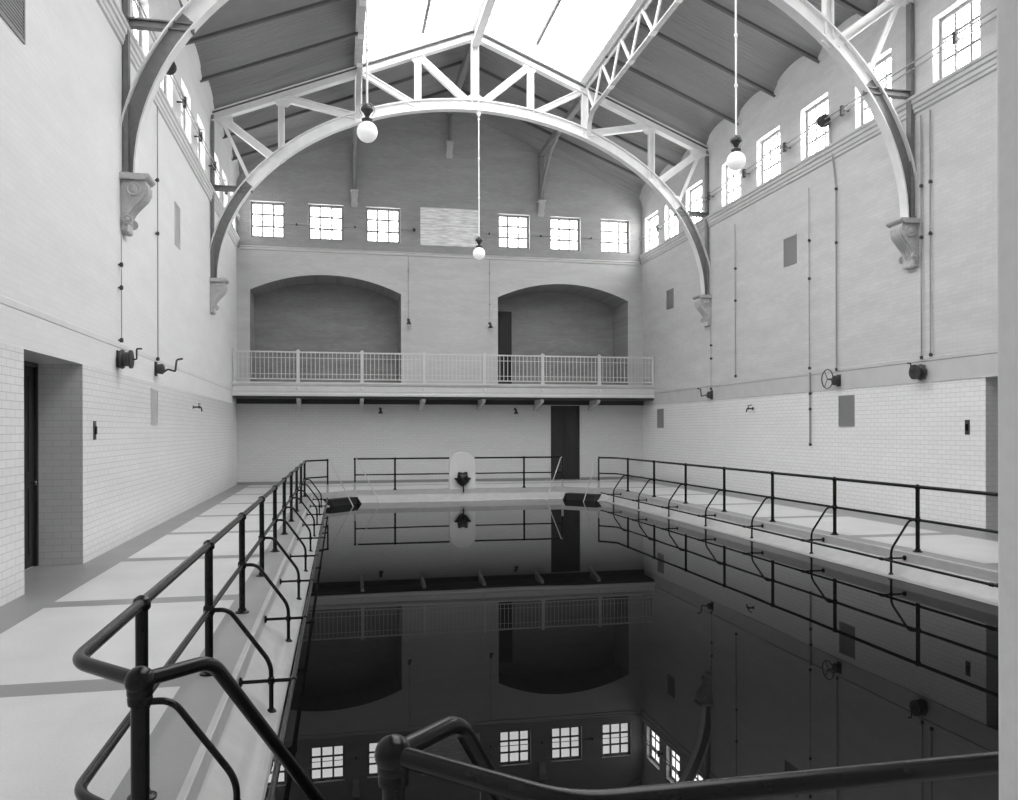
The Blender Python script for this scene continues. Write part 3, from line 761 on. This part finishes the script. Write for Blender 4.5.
def rail(e, pts, r, name, rad=.09):
    b = bmesh.new(); tube(b, pts, r, 14, rad); return link(name, b, 'iron', e, True)
def hoops(e, ys, X, s):
    for y in ys:
        b = bmesh.new()
        tube(b, [(X, y, MH), (X+s*.125, y, MH), (X+s*.395, y, .045), (X+s*.395, y, -.285)], HR, 10, .07)
        h = link('hoop', b, 'iron', e, True)
        b = bmesh.new(); lathe(b, [(.034, -.285), (.034, -.273), (HR+.004, -.255)], (X+s*.395, y, 0)); link('foot', b, 'iron', h, True)
        b = bmesh.new(); lathe(b, [(HR, -.095), (HR+.006, -.09), (HR+.006, -.05), (HR, -.045)], (X+s*.395, y, 0))
        link('cross_fitting', b, 'iron', h, True)
        b = bmesh.new(); tube(b, [(X+s*.192, y, -.07), (X+s*.54, y, -.07)], .0125, 10)
        lathe(b, [(.034, 0), (.034, s*.012), (.016, s*.02)], (X+s*.192, y, -.07), 'X', 14); lathe(b, [(GR, -.03), (GR+.007, -.025), (GR+.007, .025), (GR, .03)], (X+s*.54, y, -.07), 'Y', 12)
        link('side_arm', b, 'iron', h, True)
def stair_rail(e, p, d, name='stair_handrail'):
    x, y = p; q = .25; dx, dy = d[0]*.7071, d[1]*.7071
    rail(e, [(x, y, RH), (x+dx*q, y+dy*q, RH), (x+dx*(q+1.0), y+dy*(q+1.0), RH-1.36)], TR, name, .055)
YPL = [3.765 + 1.837*i for i in range(10)]; YPR = [9.25 + 1.806*k for k in range(-3, 7)]
# left railing
e = thing('pool_railing', (RLX, 11.8, 0), 'dark pipe railing along the left side of the pool, with a ball newel in front', 'railing')
ORG = Vector((RLX, 11.8, 0))
def offs(root, org):
    for o in bpy.data.objects:
        if o.parent == root: o.matrix_parent_inverse = Matrix.Translation(-org)
BL = (-.59, 2.59); BR = (.12, 1.88); NCL = (RLX, 2.86)
for y in YPL: post(e, RLX, y)
NL = (-.315, 21.435)
rail(e, [(BL[0], BL[1], RH), (NCL[0], NCL[1], RH), (RLX, 20.9, RH), (NL[0], NL[1], RH)], TR, 'top_rail')
rail(e, [(BL[0], BL[1], MH), (NCL[0], NCL[1], MH), (RLX, 20.9, MH), (NL[0], NL[1], MH)], TR*.82, 'middle_rail')
hoops(e, YPL, RLX, 1)
rail(e, [(-.31, 3.0, -.07), (-.31, 20.7, -.07)], GR, 'grab_rail')
def ball_newel(e, x, y):
    p = post(e, x, y, RH-.02)
    b = bmesh.new(); ball(b, (x, y, RH), .044, 24); lathe(b, [(PR, -.075), (PR+.008, -.07), (PR+.010, -.05), (PR+.002, -.03)], (x, y, RH)); link('ball_cap', b, 'iron', e, True)
ball_newel(e, *BL)
stair_rail(e, BL, (1, 1))
def newel(e, x, y, dd):
    p = post(e, x, y, RH, .022, .2, False)
    b = bmesh.new(); tube(b, [(x, y, 0), (x, y, .215)], .03, 12); link('white_post_foot', b, 'marble', p, True)['label'] = 'white lower end of the post'  # newel drawn thicker and white just above the deck
    if dd: 
        dx, dy = dd[0]*.7071, dd[1]*.7071
        b = bmesh.new(); tube(b, [(x, y, RH), (x+dx*.08, y+dy*.08, RH), (x+dx*.95, y+dy*.95, ZW-.06)], .013, 10, .04); link('stair_handrail', b, 'paint_old', e, True)
newel(e, NL[0], NL[1], (1, -1)); offs(e, ORG)
# right railing
ORG = Vector((RRX, 11.8, 0))
e = thing('pool_railing', tuple(ORG), 'dark pipe railing along the right side of the pool', 'railing')
for y in YPR: post(e, RRX, y)
NR = (RRX-.40, 21.31)
rail(e, [(RRX, 1.555, RH), (RRX, 20.9, RH), (NR[0], NR[1], RH)], TR, 'top_rail')
rail(e, [(RRX, 1.555, MH), (RRX, 20.9, MH), (NR[0], NR[1], MH)], TR*.82, 'middle_rail')
hoops(e, YPR, RRX, -1)
rail(e, [(6.87, 3.0, -.07), (6.87, 20.7, -.07)], GR, 'grab_rail')
newel(e, NR[0], NR[1], (-1, -1)); offs(e, ORG)
# far railings
YFR = 22.13
ORG = Vector((1.6, YFR, 0))
e = thing('pool_railing', tuple(ORG), 'short dark pipe railing at the far end, left of the fountain', 'railing')
post(e, 1.47, YFR); newel(e, .395, YFR, (1, -1))
for z, r_ in ((RH, TR), (MH, TR*.82)): rail(e, [(.395, YFR, z), (2.96, YFR, z)], r_, 'top_rail' if z > .8 else 'middle_rail')
offs(e, ORG)
ORG = Vector((4.9, YFR, 0))
e = thing('pool_railing', tuple(ORG), 'short dark pipe railing at the far end, right of the fountain and before the door', 'railing')
post(e, 5.08, YFR); newel(e, 6.2, YFR, (-1, -1))
for z, r_ in ((RH, TR), (MH, TR*.82)): rail(e, [(3.67, YFR, z), (6.2, YFR, z)], r_, 'top_rail' if z > .8 else 'middle_rail')
offs(e, ORG)
# near railing
ORG = Vector((BR[0], BR[1], 0))
e = thing('pool_railing', tuple(ORG), 'dark pipe railing across the near end, its ball newel at the bottom edge', 'railing')
ball_newel(e, *BR); stair_rail(e, BR, (1, 1))
rail(e, [(BR[0], BR[1], RH), (.455, 1.55, RH), (RRX-.1, 1.555, RH)], TR, 'top_rail')
rail(e, [(BR[0], BR[1], MH), (.455, 1.55, MH), (RRX-.1, 1.555, MH)], TR*.82, 'middle_rail')
for x in (2.4, 4.4, 6.2): post(e, x, 1.555)
offs(e, ORG)

# ------------------------------------------------------------------ corner steps down to the water
def steps(cx, cy, dx, dy, label, wd=.98):
    """centre of the chamfer at the riser, direction into the pool"""
    e = thing('pool_steps', (cx, cy, 0), label, 'steps', 'black iron steps at the pool corners'); e.rotation_euler = (0, 0, math.atan2(dy, dx))
    b = bmesh.new(); box(b, (.02, -wd/2, -.16), (.30, wd/2, -.13)); box(b, (.27, -wd/2, -.75), (.30, wd/2, -.16)); link('tread', b, 'step', e)
    for k in (1, 2):
        b = bmesh.new(); box(b, (.31+.24*(k-1), -wd/2+.03, -.16-.27*k), (.53+.24*(k-1), wd/2-.03, -.13-.27*k)); link('tread', b, 'step', e)
    for s in (-1, 1):
        b = bmesh.new(); prism(b, [(.02, -.14), (.30, -.14), (.85, -.78), (.85, -.95), (.02, -.4)], 'Y', s*wd/2-.02*(s > 0), s*wd/2+.02*(s < 0)); link('stringer', b, 'step', e)
q = CUT/2
steps(RX0+q, YE-q, 1, -1, 'black steps going down to the water at the far left corner of the pool')
steps(RX1-q, YE-q, -1, -1, 'black steps going down to the water at the far right corner, before the dark door')
steps(RX0+q, YS+q, 1, 1, 'black steps under the near ball newels at the near left corner of the pool')

# ------------------------------------------------------------------ wall fittings
def wall_thing(X, s, y, z, name, label, cat, group=None):
    """+x local points into the room"""
    e = thing(name, (X, y, z), label, cat, group); e.rotation_euler = (0, 0, 0 if s > 0 else PI); return e
def winch(X, s, y, z, label, kind):
    e = wall_thing(X, s, y, z, 'window_winch', label, 'winch', 'iron window winches on the walls')
    b = bmesh.new(); box(b, (0, -.07, -.12), (.025, .07, .12)); bevel(b, .006, 1); link('wall_plate', b, 'iron_wall', e)
    b = bmesh.new()
    if kind == 'drum':
        lathe(b, [(.05, .02), (.12, .03), (.14, .06), (.13, .08), (.10, .09), (.10, .15), (.13, .16), (.13, .19), (.05, .20)], (0, 0, 0), 'X', 20)
        link('drum', b, 'iron_wall', e, True)
        b = bmesh.new(); tube(b, [(.20, 0, 0), (.25, 0, 0), (.25, 0, .15), (.32, 0, .15)], .012, 8, .02)
    elif kind == 'wheel':
        lathe(b, [(.03, .02), (.09, .04), (.10, .12), (.05, .15)], (0, 0, 0), 'X', 16); link('gear_case', b, 'iron_wall', e, True)
        b = bmesh.new(); tube(b, [(.17+.10, .19*math.cos(2*PI*k/28), .03+.19*math.sin(2*PI*k/28)) for k in range(28)], .011, 8, closed=True)
        tube(b, [(.12, 0, 0), (.27, 0, .03)], .014, 8)
        for k in range(3): tube(b, [(.27, 0, .03), (.27, .19*math.cos(2*PI*k/3), .03+.19*math.sin(2*PI*k/3))], .008, 6)
    else:
        lathe(b, [(.03, .02), (.08, .04), (.09, .12), (.05, .15)], (0, 0, 0), 'X', 16); link('gear_case', b, 'iron_wall', e, True)
        b = bmesh.new(); tube(b, [(.1, 0, -.08), (.2, 0, 0), (.32, 0, -.04), (.34, 0, .16), (.44, 0, .18)], .016, 8, .03)
    link('crank', b, 'iron_wall', e, True)
winch(XL, 1, 12.15, 2.62, 'dark iron drum winch on the left wall, nearer of the two', 'drum')
winch(XL, 1, 14.5, 2.66, 'iron winch with a bent crank handle on the left wall, farther of the two', 'crank')
winch(XR, -1, 20.3, 2.56, 'small dark winch on the right wall below the far truss', 'crank')
winch(XR, -1, 14.62, 2.60, 'iron winch with a round hand wheel in the middle of the right wall', 'wheel')
winch(XR, -1, 12.22, 2.60, 'dark iron drum winch on the right wall, nearest the right edge', 'drum')
def vrod(X, s, y, z0, z1, label, r_=.012, m='rod', y2=None, grp='thin vertical rods on the side walls'):
    e = thing('wall_rod', (X+s*.04, y, z0), label, 'rod', grp)
    b = bmesh.new(); pts = [(0, 0, 0), (0, 0, z1-z0)]
    if y2 is not None: pts = [(0, 0, 0), (0, 0, (z1-z0)*.72), (0, y2-y, z1-z0)]
    tube(b, pts, r_, 8); link('rod', b, m, e, True)
    for zz in (.03, (z1-z0)*.5, (z1-z0)*.71):
        b = bmesh.new(); tube(b, [(-s*.04, 0, zz), (0, 0, zz)], .014, 8); lathe(b, [(.022, zz-.03), (.028, zz), (.022, zz+.03)], (0, 0, 0), 'Z', 10); link('clip', b, 'iron_wall', e, True)
vrod(XL, 1, 12.2, 2.86, 4.40, 'thin rod rising from the nearer drum winch to the left corbel', .008)
vrod(XL, 1, 14.52, 2.80, 7.1, 'thin rod rising from the crank winch to the left wall windows', .010)
vrod(XR, -1, 20.3, 2.70, 4.4, 'thin rod between the far right corbel and its small winch', .007)
vrod(XR, -1, 18.92, 2.95, 6.85, 'faint thin rod on the right wall just before the far truss', .009, 'grille')
vrod(XR, -1, 15.62, 2.90, 6.8, 'faint thin rod above the heavy dark bar on the right wall', .008, 'grille')
vrod(XR, -1, 15.60, 1.26, 2.84, 'heavy dark vertical bar across the top of the wainscot on the right wall', .020, 'rod')
vrod(XR, -1, 14.66, 2.80, 8.0, 'dark rod from the hand wheel winch up to the shaft pulley, bent at its top', .015, 'rod', 14.9)
vrod(XR, -1, 12.22, 2.82, 7.05, 'dark rod rising from the nearest drum winch on the right wall', .012, 'rod')
vrod(XR, -1, 12.0, 2.85, 7.05, 'second dark rod just right of the nearest drum winch', .012, 'rod')
def shaft(X, s, label):
    e = thing('window_opener_shaft', (X+s*.14, 15.0, 7.98), label, 'shaft')
    b = bmesh.new(); tube(b, [(0, YN-15+2, 0), (0, YB-15.1, 0)], .016, 8); link('upper_shaft', b, 'rod', e, True)
    b = bmesh.new(); tube(b, [(0, YN-15+2, -.11), (0, YB-15.1, -.11)], .012, 8); link('lower_shaft', b, 'rod', e, True)
    for y in (9.2, 11.3, 14.3, 16.4, 18.25, 20.2, 22.2, 23.8):
        b = bmesh.new(); tube(b, [(-s*.14, y-15, -.05), (-s*.02, y-15, -.05)], .018, 8); box(b, (-.03, y-15-.03, -.15), (.03, y-15+.03, .05)); link('shaft_bracket', b, 'iron_wall', e)
    b = bmesh.new(); lathe(b, [(.03, -.05), (.13, -.045), (.13, -.015), (.09, -.01), (.09, .01), (.13, .015), (.13, .045), (.03, .05)], (0, 14.92-15, -.02), 'Y', 20); link('pulley', b, 'iron_wall', e, True)
shaft(XR, -1, 'pair of long thin shafts with a pulley running past the right wall windows')
shaft(XL, 1, 'pair of long thin shafts running past the left wall windows')
e = thing('window_opener_shaft', (XC, YB-.10, 7.92), 'thin shaft running across the windows of the back wall', 'shaft')
for a_, c_ in ((XL+.25-XC, 2.40-XC), (4.50-XC, XR-.25-XC)):
    b = bmesh.new(); tube(b, [(a_, 0, 0), (c_, 0, 0)], .011, 8); link('upper_shaft', b, 'rod', e, True)
for x in (-1.28, .47, 2.3, 4.7, 6.4, 8.1):
    b = bmesh.new(); tube(b, [(x-XC, .10, 0), (x-XC, 0, 0)], .02, 8); ball(b, (x-XC, 0, 0), .05 if x == 2.3 else .03, 10); link('shaft_bracket', b, 'iron_wall', e, True)
def vent(X, s, y, z, w_, h_, label, m='grille'):
    e = wall_thing(X, s, y, z, 'wall_vent', label, 'vent', 'ventilation grilles in the side walls')
    b = bmesh.new(); f = .025
    box(b, (0, -w_/2, -h_/2), (.015, -w_/2+f, h_/2)); box(b, (0, w_/2-f, -h_/2), (.015, w_/2, h_/2)); box(b, (0, -w_/2+f, -h_/2), (.015, w_/2-f, -h_/2+f)); box(b, (0, -w_/2+f, h_/2-f), (.015, w_/2-f, h_/2))
    link('vent_frame', b, m, e)
    b = bmesh.new(); n = int(h_/.035)
    box(b, (0, -w_/2+f, -h_/2+f), (.003, w_/2-f, h_/2-f))
    for k in range(1, n): zz = -h_/2 + h_*k/n; box(b, (.003, -w_/2+f, zz-.006), (.011, w_/2-f, zz+.006))
    link('louvres', b, m, e)
vent(XR, -1, 16.42, 5.62, .52, .64, 'grey grille high on the right wall between the two trusses')
vent(XR, -1, 23.12, 5.62, .52, .60, 'small grey grille high on the right wall beyond the far truss')
vent(XR, -1, 14.38, 1.98, .50, .62, 'grey grille in the right wainscot under the hand wheel winch')
vent(XR, -1, 23.9, 1.98, .50, .60, 'grey grille in the right wainscot near the back corner under the balcony end')
vent(XL, 1, 8.42, 5.76, .66, .66, 'grey grille high on the left wall cut by the upper left corner of the picture')
vent(XL, 1, 16.4, 5.55, .5, .8, 'faint grille high on the left wall between the two trusses', 'band')
vent(XL, 1, 14.4, 2.02, .5, .6, 'faint grille in the left wainscot below the crank winch', 'band')
def switch(X, s, y, z, label):
    e = wall_thing(X, s, y, z, 'wall_switch', label, 'switch', 'dark switch plates by the side openings')
    b = bmesh.new(); box(b, (0, -.05, -.12), (.012, .05, .12)); bevel(b, .004, 1); link('plate', b, 'iron_wall', e)
    b = bmesh.new(); box(b, (.012, -.02, -.05), (.03, .02, .05)); link('toggle', b, 'iron', e)
switch(XL, 1, 11.05, 1.62, 'dark switch plate in the left wainscot beside the opening')
switch(XR, -1, 11.22, 1.64, 'dark switch plate in the right wainscot beside the opening')
def hook(X, s, y, z, label):
    e = wall_thing(X, s, y, z, 'wall_tap', label, 'tap', 'small taps on the wainscot')
    b = bmesh.new(); lathe(b, [(.04, 0), (.04, .01), (.02, .02), (.018, .10), (.03, .11), (.03, .15), (.01, .16)], (0, 0, 0), 'X', 14); tube(b, [(.12, 0, 0), (.17, 0, -.01), (.18, 0, -.09)], .016, 8, .02); link('body', b, 'iron_wall', e, True)
    b = bmesh.new(); tube(b, [(.12, 0, .01), (.12, 0, .06)], .008, 6); tube(b, [(.12, -.05, .065), (.12, .14, .085)], .012, 8); link('handle', b, 'iron_wall', e, True)
hook(XL, 1, 18.05, 2.12, 'small dark tap on the left wainscot')
hook(XR, -1, 18.1, 2.13, 'small dark tap on the right wainscot')
def wall_lamp(x, z, label, grp, y=YB):
    e = thing('wall_lamp', (x, y, z), label, 'wall lamp', grp)
    b = bmesh.new(); lathe(b, [(.045, 0), (.045, -.015), (.02, -.03)], (0, 0, 0), 'Y', 14); tube(b, [(0, -.02, 0), (0, -.12, .02), (0, -.16, -.03)], .012, 8, .03); link('arm', b, 'iron_wall', e, True)
    b = bmesh.new(); lathe(b, [(.012, .02), (.03, 0), (.04, -.05), (.075, -.12), (.07, -.125)], (0, -.16, -.03)); link('lamp_shade', b, 'iron_wall', e, True)
wall_lamp(1.24, 2.30, 'small dark lamp under the balcony above the left far railing', 'small lamps under the balcony')
wall_lamp(5.55, 2.30, 'small dark lamp under the balcony between fountain and door', 'small lamps under the balcony')
wall_lamp(2.12, 5.10, 'small dark lamp on the back wall right of the left alcove', 'small lamps between the alcoves')
wall_lamp(4.72, 5.05, 'small dark lamp on the back wall left of the right alcove', 'small lamps between the alcoves')
for x, lb in ((2.12, 'left'), (4.72, 'right')):
    e = thing('wall_rod', (x, YB-.03, 5.16), 'faint conduit rising from the %s lamp between the alcoves' % lb, 'rod')
    b = bmesh.new(); tube(b, [(0, 0, 0), (0, 0, 1.95)], .008, 8); link('rod', b, 'grille', e, True)
    for zz in (.5, 1.5):
        b = bmesh.new(); box(b, (-.03, -.008, zz-.01), (.03, .03, zz+.01)); link('clip', b, 'grille', e)

# ------------------------------------------------------------------ plaster pier at the right edge
b = bmesh.new(); box(b, (1.302, .95, 0), (1.75, 1.40, 8.0)); bevel(b, .01, 2)
o = struct(link('wall_pier', b, 'pierp'))
